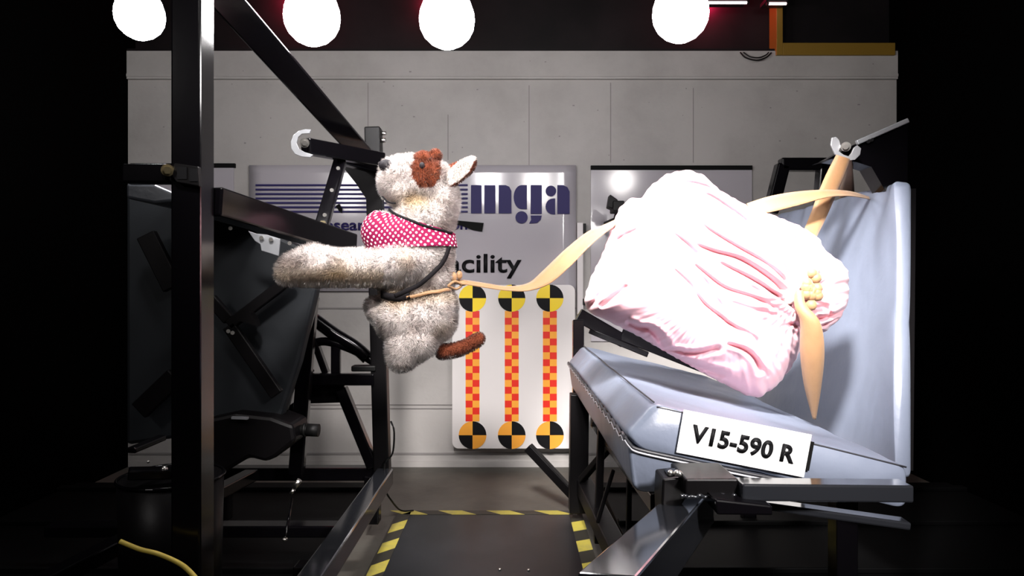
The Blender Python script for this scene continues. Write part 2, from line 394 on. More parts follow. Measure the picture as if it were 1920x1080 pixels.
bm = B(); pbox(bm, 1082, 417, 1094, 590, DW-.03, DW-.001); finish(bm, 'channel', 'conduit', t, bevel=.003)
bm = B(); pbox(bm, 1093, 419, 1099, 438, DW-.03, DW-.001); pbox(bm, 1092, 560, 1099, 572, DW-.03, DW-.001); finish(bm, 'clip', 'rubber', t, bevel=.001)
t = thing('camera_mount', 'small black camera-like fitting on the wall board just left of the pink bag', 'bracket', P(1160, 432, 2.7))  # dark shape taken for a small camera and mount
bm = B(); prism(bm, [(1144, 364), (1158, 374), (1162, 382), (1150, 392), (1140, 388)], 2.7, 2.76); pbox(bm, 1150, 376, 1171, 396, 2.68, 2.78); finish(bm, 'camera_head', 'rubber', t, bevel=.004)
bm = B(); beam(bm, P(1160, 390, 2.73), P(1155, 412, 2.8), .02, .02); beam(bm, P(1168, 405, 2.8), P(1133, 420, 2.8), .025, .016); beam(bm, P(1155, 412, 2.8), P(1162, 428, 2.8), .02, .016)
beam(bm, P(1150, 418, 2.8), P(1150, 424, 2.99), .012, .012); finish(bm, 'mount_arm', 'rubber', t, bevel=.003)

# target board
DT = 2.94
t = thing('target_board', 'white board with three black and yellow target columns under the sign', 'board', P(963, 842, DT))
bm = B(); prism(bm, rrect(848, 534, 1078, 841, 12), DT, DT+.006); finish(bm, 'backing', 'board_white', t)
bm = B(); pbox(bm, 900, 560, 1030, 580, DT+.006, DW); pbox(bm, 900, 800, 1030, 815, DT+.006, DW); finish(bm, 'standoff', 'conduit', t)
for cx in (886, 959.5, 1031):
    for nm, cy, r in (('target_disc', 559, 25.5), ('target_disc', 816, 26)):
        bm = B(); e = DT-.0025
        for q in range(4): disc(bm, cx, cy, r, e, DT-.0004, q*90, q*90+90, 32, 1 if q % 2 == 0 else 0)
        finish(bm, nm, ['tgt_yellow' if cy < 600 else 'tgt_orange', 'print_black'], t)
    bm = B(); n = 16; h = (790-583)/n
    for r in range(n):
        for c in range(2):
            pbox(bm, cx-13+c*13, 583+r*h, cx+c*13, 583+(r+1)*h, DT-.0018, DT-.0002, (r+c) % 2)
    finish(bm, 'checker_strip', ['tgt_orange', 'tgt_red'], t)

# =================================================================== SLED PLATFORM AND ADDED DARK DECKS
zp = .014
def fp(x, y, z=zp):    # point of the photo on the horizontal plane z
    d = (CAMZ-z)*F/(y-540); return Vector(((x-960)/F*d, d, z))
t = thing('sled_platform', 'black steel floor plate edged with yellow and black hazard tape', 'platform', (-.08, 1.6, 0))
x0, x1, yb, yf = -.385, .235, 2.37, 1.15
bm = B(); box(bm, (x0, yf, 0), (x1, yb, zp)); finish(bm, 'plate', 'platform_black', t, bevel=.002)
def hazard(name, a, b, wdt, side, sk):
    bm = B(); a = Vector(a); b = Vector(b); L = (b-a).length; d = (b-a)/L; s = Vector(side)*wdt; n = int(L/.08)
    for i in range(n):
        u0 = i*L/n; u1 = (i+1)*L/n
        q = [a+d*u0, a+d*u1, a+d*(u1+sk)+s, a+d*(u0+sk)+s]
        vs_ = [bm.verts.new(p+Vector((0, 0, .0012))) for p in q]+[bm.verts.new(p+Vector((0, 0, .0002))) for p in q]
        for f in ((0, 1, 2, 3), (7, 6, 5, 4), (0, 4, 5, 1), (1, 5, 6, 2), (2, 6, 7, 3), (3, 7, 4, 0)): bm.faces.new([vs_[k] for k in f]).material_index = i % 2
    finish(bm, name, ['haz_yellow', 'haz_black'], t)
hazard('hazard_tape', (x0, yf, zp), (x0, yb-.06, zp), .043, (1, 0, 0), .045)
hazard('hazard_tape', (x1-.043, yf, zp), (x1-.043, yb-.04, zp), .043, (1, 0, 0), .02)
hazard('hazard_tape', (x0+.02, yb-.045, zp), (x1-.03, yb-.045, zp), .04, (0, 1, 0), -.05)
bm = B()
for x, y in ((937, 1069), (991, 1070)):
    c = fp(x, y); cyl(bm, c, c+Vector((0, 0, .004)), .004, .003)
finish(bm, 'bolt_head', 'zinc', t)
for side, xa, xb in (('left', XL+.02, -.50), ('right', .33, XR-.02)):
    bm = B(); box(bm, (xa, .5, 0), (xb, 2.62, .04))  # black deck added so the floor beside the platform stays dark
    for k in range(6): box(bm, (xa, .7+k*.36, .04), (xb, .73+k*.36, .055))
    tag(finish(bm, 'dark_deck_plate', 'deck_black', bevel=.003), 'added black ribbed deck darkening the floor under the %s' % ('tall post frame' if side == 'left' else 'grey bench seat'), 'deck')

# =================================================================== LEFT RIG
L = thing('steel_frame', 'black welded square tube frame with tall post and diagonal brace', 'frame', (P(350, 0, 1.2).x, 1.23, .05))
def lbeam(name, a, b, w_, h_, m='steel_black', par=None, roll=0, bev=.004, up=(0, 0, 1)):
    bm = B(); beam(bm, a, b, w_, h_, roll=roll, up=up); return finish(bm, name, m, par or L, bevel=bev)
def zset(p, z): return Vector((p.x, p.y, z))
pw = .052
p = P(347.5, 540, 1.226)
lbeam('tall_post', Vector((P(347.5, 0, 1.2).x, 1.229, .045)), Vector((P(347.5, 0, 1.2).x, 1.229, 1.95)), pw, .058)
# diagonal brace
lbeam('diagonal_brace', P(372, -60, 1.27), P(690, 300, 2.10), .058, .058, roll=.86)
# rear post
rp0 = P(718, 912, 2.15); rp1 = P(700, 240, 2.15)
lbeam('rear_post', rp0, rp1, .048, .048, 'steel_satin')
bm = B(); cyl(bm, P(715, 250, 2.14), P(724, 250, 2.14), .006); cyl(bm, P(715, 263, 2.14), P(723, 263, 2.14), .008); finish(bm, 'bolt', 'zinc', L)
# big sloped beam
lbeam('sloped_beam', P(395, 378, 1.27), P(655, 459, 1.75), .046, .054)
# arm with belt anchor
lbeam('anchor_arm', P(572, 274, 1.72), P(716, 300, 2.0), .03, .040)
lbeam('anchor_arm', P(640, 292, 1.95), P(716, 312, 2.1), .03, .05)
bm = B(); cyl(bm, P(571, 268, 1.700), P(571, 268, 1.690), .0115, n=16); cyl(bm, P(571, 268, 1.690), P(571, 268, 1.684), .007, n=6); finish(bm, 'bolt', 'zinc', L)
bm = B()
arc = [(583, 243), (572, 242), (560, 245), (550, 253), (545, 266), (546, 279), (553, 289), (566, 294), (582, 295), (587, 290), (571, 285), (561, 279), (556, 268), (559, 257), (566, 251), (580, 250)]
prism(bm, arc, 1.70, 1.704); finish(bm, 'belt_anchor', 'zinc_grey', L, bevel=.001)
# gusset
bm = B(); prism(bm, [(632, 300), (716, 318), (718, 470), (690, 470), (686, 372), (668, 345)], 2.10, 2.125); finish(bm, 'gusset', 'steel_satin', L, bevel=.002)
# perforated strut
PS = lbeam('perforated_strut', P(638, 303, 1.86), P(601, 432, 1.70), .034, .02, up=(0, 1, 0))
bm = B()
for k, m_ in ((.12, 1), (.45, .9), (.8, 1)):
    c = P(638, 303, 1.86).lerp(P(601, 432, 1.70), k); c.y -= .011; c.x += .004
    cyl(bm, c, c-Vector((0, .006, 0)), .005, n=8)
finish(bm, 'bolt', 'zinc', PS)
bm = B(); c = P(607, 420, 1.66); cyl(bm, c, c-Vector((0, .012, 0)), .008, n=6); finish(bm, 'bolt', 'brass', L)
# left stub with plate
lbeam('stub_arm', P(236, 327, 1.215), P(322, 327, 1.215), .03, .033)
bm = B(); prism(bm, [(326, 305), (372, 312), (374, 350), (330, 342), (322, 330)], 1.188, 1.2); BPL = finish(bm, 'bracket_plate', 'steel_satin', L, bevel=.002)
bm = B(); pbox(bm, 332, 313, 350, 336, 1.1865, 1.189); pbox(bm, 355, 316, 370, 340, 1.1865, 1.189); finish(bm, 'slot', 'print_black', BPL)
bm = B(); cyl(bm, P(314, 319, 1.2), P(314, 319, 1.184), .0105, n=16); cyl(bm, P(314, 319, 1.184), P(314, 319, 1.178), .007, n=6); finish(bm, 'bolt', 'brass', L)
# lower structure
lbeam('base_rail', P(722, 893, 2.12), Vector((P(722, 893, 2.12).x, 1.0, P(722, 893, 2.12).z)), .05, .05, 'steel_mirror')
zr = P(0, 893, 2.12).z
lbeam('cross_member', Vector((-1.1, 2.16, zr)), Vector((-.42, 2.16, zr)), .045, .04)
lbeam('cross_member', Vector((-1.2, 1.80, zr-.05)), Vector((-.42, 1.80, zr-.05)), .05, .03)
lbeam('cross_member', Vector((-1.0, 1.42, zr-.05)), Vector((-.42, 1.42, zr-.05)), .04, .03)
for x, y in ((-.43, 2.14), (-.43, 1.45), (-.9, 2.16), (-.75, 1.25)):
    lbeam('foot', Vector((x, y, .05)), Vector((x, y, zr)), .045, .045)
lbeam('base_rail', Vector((-.95, 2.15, zr-.01)), Vector((-.62, 1.2, zr-.05)), .04, .035)
lbeam('base_rail', Vector((-.80, 2.15, zr)), Vector((-1.0, 1.0, zr-.02)), .04, .035)
lbeam('shelf_bar', P(528, 711, 2.13), P(702, 711, 2.13), .03, .036)
lbeam('strut', P(583, 545, 2.0), P(556, 890, 2.02), .043, .03)
lbeam('strut', P(590, 555, 1.92), P(522, 800, 1.9), .025, .028)
lbeam('strut', P(640, 728, 2.15), P(700, 875, 2.15), .04, .034)
lbeam('strut', P(520, 785, 2.1), P(575, 745, 2.1), .02, .022)
bm = B(); prism(bm, [(575, 722), (645, 722), (640, 755), (575, 757)], 2.14, 2.155); finish(bm, 'gusset', 'steel_satin', L, bevel=.002)
bm = B(); tube(bm, [P(575, 648, 2.2), P(610, 640, 2.2), P(660, 655, 2.2), P(700, 678, 2.2)], .014); tube(bm, [P(588, 598, 2.2), P(625, 625, 2.2), P(665, 650, 2.2), P(690, 672, 2.2)], .021)
finish(bm, 'curved_arm', 'steel_black', L)
lbeam('strut', P(548, 655, 2.15), P(585, 700, 2.15), .02, .02)
lbeam('strut', P(590, 640, 2.2), P(612, 700, 2.2), .034, .02)
lbeam('strut', P(630, 642, 2.2), P(630, 700, 2.2), .03, .02)
bm = B(); pbox(bm, 658, 686, 704, 697, 2.12, 2.16); finish(bm, 'clamp', 'rubber', L, bevel=.004)
# dark seat panel held by the rig
S = thing('seat_shell', 'dark grey seat side panel behind the tall black post', 'seat', P(400, 830, 1.85))
bm = B(); prism(bm, [(236, 350), (300, 350), (400, 385), (598, 478), (592, 545), (560, 680), (522, 795), (236, 835)], 1.85, 1.90); finish(bm, 'side_panel', 'panel_dark', S, bevel=.01)
bm = B(); prism(bm, [(236, 343), (290, 345), (330, 362), (420, 400), (420, 412), (330, 378), (290, 382), (236, 372)], 1.6, 1.95, dread=1.6); finish(bm, 'top_cover', 'vinyl_dark', S, bevel=.008, seg=3, smooth=False)
for a, b_, ww in (((548, 520), (430, 610), .028), ((430, 610), (520, 740), .034), ((430, 600), (395, 560), .03), ((262, 770), (330, 705), .05), ((275, 440), (325, 540), .05)):
    bm = B(); beam(bm, P(*a, 1.80), P(*b_, 1.80), ww, .02, up=(0, 1, 0)); finish(bm, 'brace', 'steel_satin', S, bevel=.003)
bm = B(); prism(bm, [(465, 433), (478, 452), (488, 458), (490, 470), (522, 480), (525, 448), (500, 440), (480, 438)], 1.70, 1.706); finish(bm, 'hinge_plate', 'zinc_grey', S, bevel=.001)
bm = B()
for x, y in ((508, 449), (432, 428), (543, 456), (436, 624), (428, 621), (490, 446)): cyl(bm, P(x, y, 1.70), P(x, y, 1.69), .005, n=8)
finish(bm, 'bolt', 'zinc', S)
bm = B(); prism(bm, [(468, 585), (478, 600), (480, 612), (462, 605), (440, 600), (445, 590)], 1.76, 1.79); finish(bm, 'brace_hook', 'steel_satin', S)
# actuator block
A_ = thing('seat_track_motor', 'black motor assembly low in the left frame with stub shaft', 'motor', P(480, 880, 1.9))
bm = B(); prism(bm, [(400, 780), (455, 768), (520, 775), (560, 790), (565, 820), (528, 850), (510, 858), (480, 850), (430, 880), (405, 870)], 1.80, 1.93, dread=1.85); finish(bm, 'housing', 'steel_satin', A_, bevel=.01)
bm = B(); cyl(bm, P(555, 806, 1.86), P(592, 806, 1.86), .014); cyl(bm, P(576, 806, 1.86), P(598, 807, 1.86), .017); cyl(bm, P(570, 806, 1.86), P(574, 806, 1.86), .019); finish(bm, 'shaft', 'rubber', A_)
bm = B(); beam(bm, P(435, 783, 1.78), P(465, 784, 1.78), .01, .006); finish(bm, 'nameplate', 'zinc_grey', A_)
# drum
Dm = thing('round_drum', 'glossy black round tub at the foot of the tall post', 'drum', (P(290, 0, 1.35).x, 1.5, .05))
c = Vector((P(322, 0, 1.5).x, 1.5, .04)); zt_ = P(0, 905, 1.45).z
bm = B(); cyl(bm, c, zset(c, zt_), .098, .105, n=48); finish(bm, 'body', 'steel_satin', Dm)
bm = B(); n = 48
for k in range(n):
    a, b_ = 2*math.pi*k/n, 2*math.pi*(k+1)/n
    cyl(bm, zset(c, zt_)+Vector((math.cos(a)*.105, math.sin(a)*.105, 0)), zset(c, zt_)+Vector((math.cos(b_)*.105, math.sin(b_)*.105, 0)), .004, n=8, cap=False)
finish(bm, 'rim', 'steel_black', Dm)
bm = B(); cc = P(308, 880, 1.42); ell(bm, cc, (.007, .007, .007)); ell(bm, P(278, 866, 1.42), (.003,)*3); finish(bm, 'latch', 'zinc', Dm)
bm = B(); beam(bm, P(245, 845, 1.4), P(305, 820, 1.5), .02, .012); beam(bm, P(240, 888, 1.4), P(330, 886, 1.44), .04, .02); finish(bm, 'bracket', 'steel_black', Dm, bevel=.003)
# yellow cable, black cable, small turnbuckle
bm = B(); tube(bm, [P(225, 1015, 1.15), P(262, 1030, 1.15), P(300, 1040, 1.15), P(345, 1062, 1.13), P(380, 1100, 1.1)], .004); tag(finish(bm, 'air_hose', 'cable_yellow'), 'thin yellow hose at the bottom left of the black frame', 'hose')
bm = B(); tube(bm, [P(733, 790, 2.1), P(739, 810, 2.09), P(736, 850, 2.1), P(722, 870, 2.1), P(722, 915, 2.1), P(735, 940, 2.15), P(752, 957, 2.3), fp(775, 957, .02)], .0028)
tag(finish(bm, 'loose_cable', 'rubber'), 'thin black cable running down the rear post to the platform corner', 'cable')
t = thing('pull_rod', 'short metal pull rod with bright knobs low in the left frame', 'rod', P(540, 1015, 1.5))
bm = B(); cyl(bm, P(548, 935, 1.6), P(535, 1008, 1.5), .003); finish(bm, 'rod', 'steel_black', t)
bm = B(); cyl(bm, P(562, 900, 1.6), P(551, 915, 1.6), .006); cyl(bm, P(551, 918, 1.6), P(545, 926, 1.6), .004); ell(bm, P(534, 1011, 1.5), (.006, .006, .004)); finish(bm, 'knob', 'zinc', t)

# =================================================================== BENCH SEAT (right)
D0, D1 = 1.2, 2.42
BS = thing('bench_seat', 'grey vinyl bench seat with reclined back on black frame', 'seat', P(1400, 925, 1.5))
def loft(bm, prof, ys, ins, mi=0):
    """closed XZ profile swept along depth; ins = how much each station shrinks toward the centroid"""
    cx = sum(p[0] for p in prof)/len(prof); cz = sum(p[1] for p in prof)/len(prof); R = []
    for y, s in zip(ys, ins):
        ring = []
        for x, z in prof:
            dx, dz = x-cx, z-cz; l = math.hypot(dx, dz); ring.append(bm.verts.new((x-dx/l*s, y, z-dz/l*s)))
        R.append(ring)
    n = len(prof)
    for a, b in zip(R, R[1:]):
        for k in range(n): bm.faces.new((a[k], a[(k+1) % n], b[(k+1) % n], b[k])).material_index = mi
    bm.faces.new(R[0]); bm.faces.new(list(reversed(R[-1])))
def rounded(pts, r, n=5):
    out = []; N = len(pts)
    for i in range(N):
        p = Vector(pts[i]); a = Vector(pts[i-1]); b = Vector(pts[(i+1) % N]); ri = r[i] if isinstance(r, (list, tuple)) else r
        da = (a-p).normalized(); db = (b-p).normalized()
        A = p+da*ri; Bq = p+db*ri
        for k in range(n+1):
            t_ = k/n; out.append(tuple((1-t_)**2*A+2*t_*(1-t_)*p+t_*t_*Bq))
    return out
def xz(x, y, d): q = P(x, y, d); return (q.x, q.z)
def fill(poly, step):   # densify a profile
    out = []; N = len(poly)
    for i in range(N):
        a = Vector(poly[i]); b = Vector(poly[(i+1) % N]); k = max(1, int((b-a).length/step))
        for j in range(k): out.append(tuple(a.lerp(b, j/k)))
    return out
cp = rounded([xz(1225, 758, D0), xz(1705, 874, D0), xz(1705, 955, D0), xz(1460, 899, D0), xz(1196, 842, D0), xz(1172, 818, D0)], [.016, .02, .02, .01, .012, .012])
cp = fill(cp, .018)
bm = B(); ys = [D0, D0+.002, D0+.006, D0+.014]+[D0+.014+(D1-D0-.028)*k/40 for k in range(1, 40)]+[D1-.014, D1-.006, D1-.002, D1]
ins = [.011, .006, .0025, 0]+[0]*39+[0, .0025, .006, .011]
loft(bm, cp, ys, ins)
import mathutils
for v in bm.verts:      # soft cushion unevenness
    v.co.z += .004*mathutils.noise.noise(v.co*7.0)+.002*mathutils.noise.noise(v.co*19.0)
CU = finish(bm, 'cushion', 'vinyl', BS, smooth=True)
vp = rounded([xz(1177, 832, D0), xz(1188, 924, D0), xz(1620, 924, D0), xz(1560, 915, D0), xz(1460, 897, D0), xz(1198, 842, D0)], [.012, .02, .004, .004, .004, .008])
bm = B(); loft(bm, fill(vp, .03), [D0+.002, D0+.006, D0+.014, D1-.014, D1-.004], [.006, .001, 0, 0, .004])
for v in bm.verts: v.co.x += .004*mathutils.noise.noise(v.co*5.0)
finish(bm, 'valance', 'vinyl', BS, smooth=True)
def piping(name, pts, r, m, sub=6):
    bm = B(); tube(bm, pts, r, n=8, sub=sub); finish(bm, name, m, CU)
near = [P(1171, 819, D0-.001), P(1180, 832, D0-.001), P(1197, 843, D0-.001), P(1277, 861, D0-.001), P(1393, 886, D0-.001), P(1465, 900, D0-.001), P(1560, 920, D0-.001)]
piping('piping', near, .0035, 'piping_dark')
piping('piping', [p-Vector((0, .001, .0045)) for p in near[:-1]], .002, 'piping_light')
fr = []
for k in range(0, 60):
    y = D0+(D1-D0-.02)*k/59; fr.append(Vector((xz(1171, 819, D0)[0]-.001, y, xz(1171, 819, D0)[1]+.0035*math.sin(k*2.1))))
piping('piping', fr, .0032, 'piping_dark', 1)
piping('piping', [p+Vector((-.001, 0, -.005)) for p in fr], .002, 'piping_light', 1)
# seam lines of the top panel
seam = [P(1232, 759, D0-.0005), P(1300, 774, D0-.0005), P(1420, 803, D0-.0005), P(1540, 832, D0-.0005), P(1700, 872, D0-.0005)]
piping('seam', [p+Vector((0, .0015, -.004)) for p in seam], .0016, 'piping_dark')
sx, sz = xz(1222, 757, D0)
piping('seam', [Vector((sx+.006, D0+.01+(D1-D0-.03)*k/30, sz+.0005+.002*mathutils.noise.noise(Vector((sx, D0+k*.04, 0))*7))) for k in range(31)], .0014, 'piping_dark', 1)
# seat back
bx0, bz0, bx1, bz1 = .815, CAMZ-.40, .925, CAMZ+.258
tv = Vector((bx1-bx0, bz1-bz0)).normalized(); nv = Vector((tv.y, -tv.x))
pr = rounded([(bx0, bz0), (bx1, bz1), (bx1+nv.x*.03, bz1+nv.y*.03), (bx0+nv.x*.03, bz0+nv.y*.03)], [.01, .014, .012, .01])
bm = B(); BN = 1.47; yl = [BN, BN+.003, BN+.01]+[BN+.01+(D1-BN-.02)*k/48 for k in range(1, 48)]+[D1-.01, D1-.003, D1]
loft(bm, fill(pr, .016), yl, [.008, .002, 0]+[0]*47+[0, .002, .008])
for v in bm.verts:
    q = v.co
    q.y = D1-(D1-q.y)*(1-.20*max(0, min(1, (q.z-bz0)/(bz1-bz0))))
    h = (q.z-bz0)/(bz1-bz0)
    if q.x < bx0+(bx1-bx0)*h+.02:
        fold = .006*math.exp(-((h-1)/.22)**2)*(math.sin(q.y*26)+.6*math.sin(q.y*61+h*4))
        q.x += fold+.008*mathutils.noise.noise(q*3.2)-.006*math.sin(math.pi*max(0, min(1, h)))
finish(bm, 'backrest', 'vinyl', BS, smooth=True)
bm = B(); hh = .97
qa = [(bx0+nv.x*.03, BN+.01, bz0+.01), (bx1+nv.x*.03, D1-(D1-BN-.01)*.81, bz1-.02), (bx1+nv.x*.03, D1-.01, bz1-.02), (bx0+nv.x*.03, D1-.01, bz0+.01)]
v0 = [bm.verts.new(q) for q in qa]; v1 = [bm.verts.new((q[0]+.012, q[1], q[2])) for q in qa]; bm.faces.new(v0); bm.faces.new(list(reversed(v1)))
for k in range(4): bm.faces.new((v0[k], v1[k], v1[(k+1) % 4], v0[(k+1) % 4]))
finish(bm, 'back_panel', 'steel_satin', BS)
# paper label
t = thing('paper_label', 'white paper label printed V15-590 R on the side of the seat cushion', 'label', P(1395, 895, D0-.005))
bm = B(); prism(bm, [(1282, 768), (1522, 815), (1507, 895), (1268, 848)], D0-.0065, D0-.0055, dread=D0-.006); CD = finish(bm, 'card', 'paper', t)
finish(textbm('V15-590 R', 1293, 794, 1492, 829, D0-.008, slope=.215, bold=.035, th=.0004, spacing=1.05), 'lettering', 'print_black', CD)
bm = B(); prism(bm, [(1521, 828), (1527, 829), (1517, 883), (1508, 881), (1512, 855)], D0-.005, D0-.0025); tag(finish(bm, 'tape_strip', 'tape_black'), 'short black tape strip at the right edge of the paper label', 'tape')

# right support frame
R_ = thing('seat_base_frame', 'glossy black steel base frame carrying the bench seat', 'frame', P(1300, 1060, 1.3))
def rbeam(name, a, b, w_, h_, m='steel_black', bev=.003, up=(0, 0, 1), roll=0):
    bm = B(); beam(bm, a, b, w_, h_, up=up, roll=roll); return finish(bm, name, m, R_, bevel=bev)
rbeam('side_rail', P(1384, 917, 1.06), P(1700, 920, 1.06), .04, .026, 'steel_mirror')
rbeam('lower_rail', P(1385, 938, 1.09), P(1700, 982, 1.07), .03, .012, 'steel_mirror')
bm = B(); pbox(bm, 1285, 898, 1385, 930, 1.06, 1.16); prism(bm, [(1243, 898), (1285, 893), (1290, 930), (1243, 1000), (1241, 940)], 1.09, 1.15); finish(bm, 'corner_block', 'steel_satin', R_, bevel=.003)
bm = B(); pbox(bm, 1252, 886, 1276, 900, 1.1, 1.13); prism(bm, [(1340, 936), (1448, 948), (1450, 967), (1345, 966)], 1.02, 1.14); finish(bm, 'mount_plate', 'steel_black', R_, bevel=.003)
bm = B()
for x, y in ((1257, 887), (1269, 887), (1274, 889)): ell(bm, P(x, y, 1.085), (.005, .004, .005))
finish(bm, 'bolt', 'zinc', R_)
bm = B(); tube(bm, [P(1276+k*5, 930+random.uniform(-2.5, 2.5), 1.057) for k in range(22)], .003, n=8, sub=3); finish(bm, 'weld_bead', 'steel_mirror', R_)
rbeam('angled_beam', P(1302, 948, 1.22), P(1140, 1130, .72), .064, .056, 'steel_mirror', roll=.1)
zb = P(0, 893, 2.12).z
rbeam('front_leg', P(1086, 738, 2.28), zset(P(1084, 960, 2.28), .04), .06, .055, 'steel_satin')
rbeam('front_leg', P(1128, 790, 2.0), zset(P(1120, 900, 2.0), .04), .02, .03, 'steel_satin')
rbeam('leg_brace', P(990, 838, 2.42), P(1095, 950, 2.36), .034, .03, 'steel_satin')
rbeam('leg_brace', P(1150, 830, 2.0), P(1090, 900, 2.2), .02, .02, 'steel_satin')
rbeam('base_rail', P(1092, 905, 2.3), Vector((.285, 1.25, .10)), .05, .05, 'steel_satin')
rbeam('leg_brace', P(1180, 890, 1.7), P(1178, 1010, 1.7), .012, .02, 'steel_satin')
rbeam('leg_brace', P(1150, 880, 1.8), P(1120, 980, 1.8), .010, .014, 'steel_satin')
rbeam('cross_member', Vector((.3, 1.5, .08)), Vector((.95, 1.5, .08)), .05, .04, 'steel_satin')
rbeam('front_leg', Vector((.32, 1.45, .04)), Vector((.32, 1.45, P(0, 925, 1.45).z-.04)), .04, .04)
rbeam('rear_leg', Vector((.62, 1.3, .04)), Vector((.62, 1.3, P(0, 925, 1.3).z)), .04, .04)
rbeam('rear_leg', Vector((.75, 2.2, .04)), Vector((.75, 2.2, .45)), .04, .04)
rbeam('cross_member', Vector((.28, 2.3, P(0, 790, 2.3).z)), Vector((.28, 1.3, P(0, 945, 1.3).z)), .04, .035)
rbeam('back_strut', P(1084, 590, 2.55), P(1170, 640, 2.55), .03, .05)
rbeam('back_strut', P(1084, 600, 2.55), P(1084, 800, 2.5), .04, .04)
rbeam('back_strut', P(1105, 620, 2.55), P(1215, 665, 2.52), .024, .02)
rbeam('back_strut', P(1165, 625, 2.55), P(1330, 690, 2.5), .03, .05)
# rear tube frame and shoulder arm behind the backrest
bm = B()
for a, b_ in (((1444, 400), (1467, 309)), ((1462, 309), (1548, 309)), ((1546, 300), (1538, 400))): beam(bm, P(*a, 2.45), P(*b_, 2.45), .045, .045, up=(0, 1, 0))
finish(bm, 'rear_hoop', 'steel_black', R_, bevel=.006, seg=3)
bm = B(); prism(bm, [(1541, 302), (1548, 300), (1600, 272), (1702, 226), (1702, 356), (1660, 358), (1634, 313), (1606, 304), (1560, 298)], 1.72, 1.78); SA = finish(bm, 'shoulder_arm', 'steel_black', R_, bevel=.004)
bm = B(); beam(bm, P(1606, 268, 1.715), P(1702, 226, 1.715), .012, .012); finish(bm, 'arm_highlight', 'zinc_grey', R_, bevel=.002)  # pale strip stands in for the highlight along the arm's top
bm = B()
for x, y in ((1628, 265), (1634, 262)): cyl(bm, P(x, y, 1.72), P(x, y, 1.71), .005, n=8)
finish(bm, 'bolt', 'steel_satin', SA)
bm = B()
sh = [(1558, 272), (1560, 258), (1567, 256), (1574, 262), (1577, 275), (1573, 283), (1582, 290), (1592, 293), (1597, 286), (1601, 277), (1608, 272), (1615, 278), (1613, 290), (1604, 299), (1592, 301), (1578, 297), (1566, 289)]
prism(bm, sh, 1.675, 1.68); BGD = finish(bm, 'belt_guide', 'zinc_grey', R_, bevel=.001)
bm = B(); cyl(bm, P(1586, 275, 1.72), P(1586, 275, 1.665), .0115, n=16); cyl(bm, P(1586, 275, 1.665), P(1586, 275, 1.658), .007, n=6); finish(bm, 'bolt', 'zinc', BGD)

# =================================================================== BAG
gx, gy = 1478, 560
outline = [(1180, 372), (1205, 371), (1216, 352), (1250, 326), (1288, 318), (1318, 328), (1345, 355), (1400, 386), (1440, 400), (1500, 424), (1533, 445), (1546, 470), (1572, 488), (1590, 508), (1590, 565), (1574, 597), (1546, 622), (1510, 630), (1500, 655), (1482, 690), (1455, 724), (1422, 746), (1398, 741), (1330, 706), (1260, 667), (1200, 632), (1140, 602), (1103, 585), (1095, 562), (1108, 520), (1128, 480), (1146, 430), (1160, 392)]
cen = np.array((1330., 540.))
poly = np.array(outline, float)
creases = [([(1478, 560), (1440, 490), (1395, 425), (1345, 385), (1310, 368)], 3.4, .010), ([(1470, 545), (1420, 500), (1370, 470), (1320, 440), (1300, 425)], 3, .008),
 ([(1478, 575), (1430, 530), (1370, 490), (1320, 475), (1288, 462)], 3.6, .011), ([(1480, 580), (1430, 550), (1380, 520), (1330, 495)], 3, .009),
 ([(1460, 590), (1400, 560), (1340, 540), (1300, 510), (1285, 498)], 3, .007), ([(1370, 620), (1330, 590), (1300, 565), (1275, 530), (1248, 505)], 2.6, .006),
 ([(1345, 368), (1310, 352), (1265, 343)], 4, .009), ([(1290, 482), (1275, 462), (1248, 440)], 3, .007), ([(1350, 590), (1325, 560), (1300, 520)], 3, .004),
 ([(1478, 545), (1484, 520), (1486, 470), (1482, 445)], 5, .012), ([(1470, 540), (1440, 480), (1420, 450)], 3, .004), ([(1440, 590), (1400, 580), (1350, 565)], 3, .004),
 ([(1250, 670), (1235, 640), (1215, 618), (1190, 612), (1170, 600)], 5, .012), ([(1330, 650), (1290, 660), (1255, 655), (1235, 662)], 4, .009), ([(1410, 690), (1395, 665), (1375, 650), (1345, 640)], 4, .010), ([(1345, 700), (1300, 685), (1260, 668)], 5, .012),
 ([(1160, 400), (1148, 440), (1135, 480), (1120, 510)], 3, .008), ([(1165, 540), (1140, 560), (1120, 575)], 5, .010), ([(1185, 435), (1155, 450), (1140, 480)], 3, .007), ([(1100, 580), (1125, 545), (1135, 500)], 4, .008),
 ([(1500, 600), (1530, 595), (1560, 588), (1585, 575)], 4, .012), ([(1510, 612), (1535, 608), (1565, 595)], 3, .009), ([(1505, 580), (1530, 575), (1545, 590)], 4, .008), ([(1590, 520), (1578, 500)], 3, .005),
 ([(1400, 640), (1390, 625), (1340, 600)], 3, .004), ([(1425, 700), (1410, 680), (1390, 660)], 3, .004), ([(1500, 620), (1470, 606), (1440, 612)], 3, .005)]
def ray_r(th):
    dx, dy = math.cos(th), math.sin(th); best = 0
    for i in range(len(poly)):
        a = poly[i]-cen; b = poly[(i+1) % len(poly)]-cen; e = b-a; den = dx*e[1]-dy*e[0]
        if abs(den) < 1e-9: continue
        t_ = (a[0]*e[1]-a[1]*e[0])/den; u = (a[0]*dy-a[1]*dx)/den
        if t_ > 0 and -1e-6 <= u <= 1+1e-6: best = max(best, t_)
    return best
NA, NR = 720, 190
ths = np.linspace(0, 2*np.pi, NA, endpoint=False); rad = np.array([ray_r(t_) for t_ in ths])
k_ = np.array([1, 2, 3, 2, 1.]); k_ /= k_.sum(); rad = sum(np.roll(rad, i-2)*k_[i] for i in range(5))
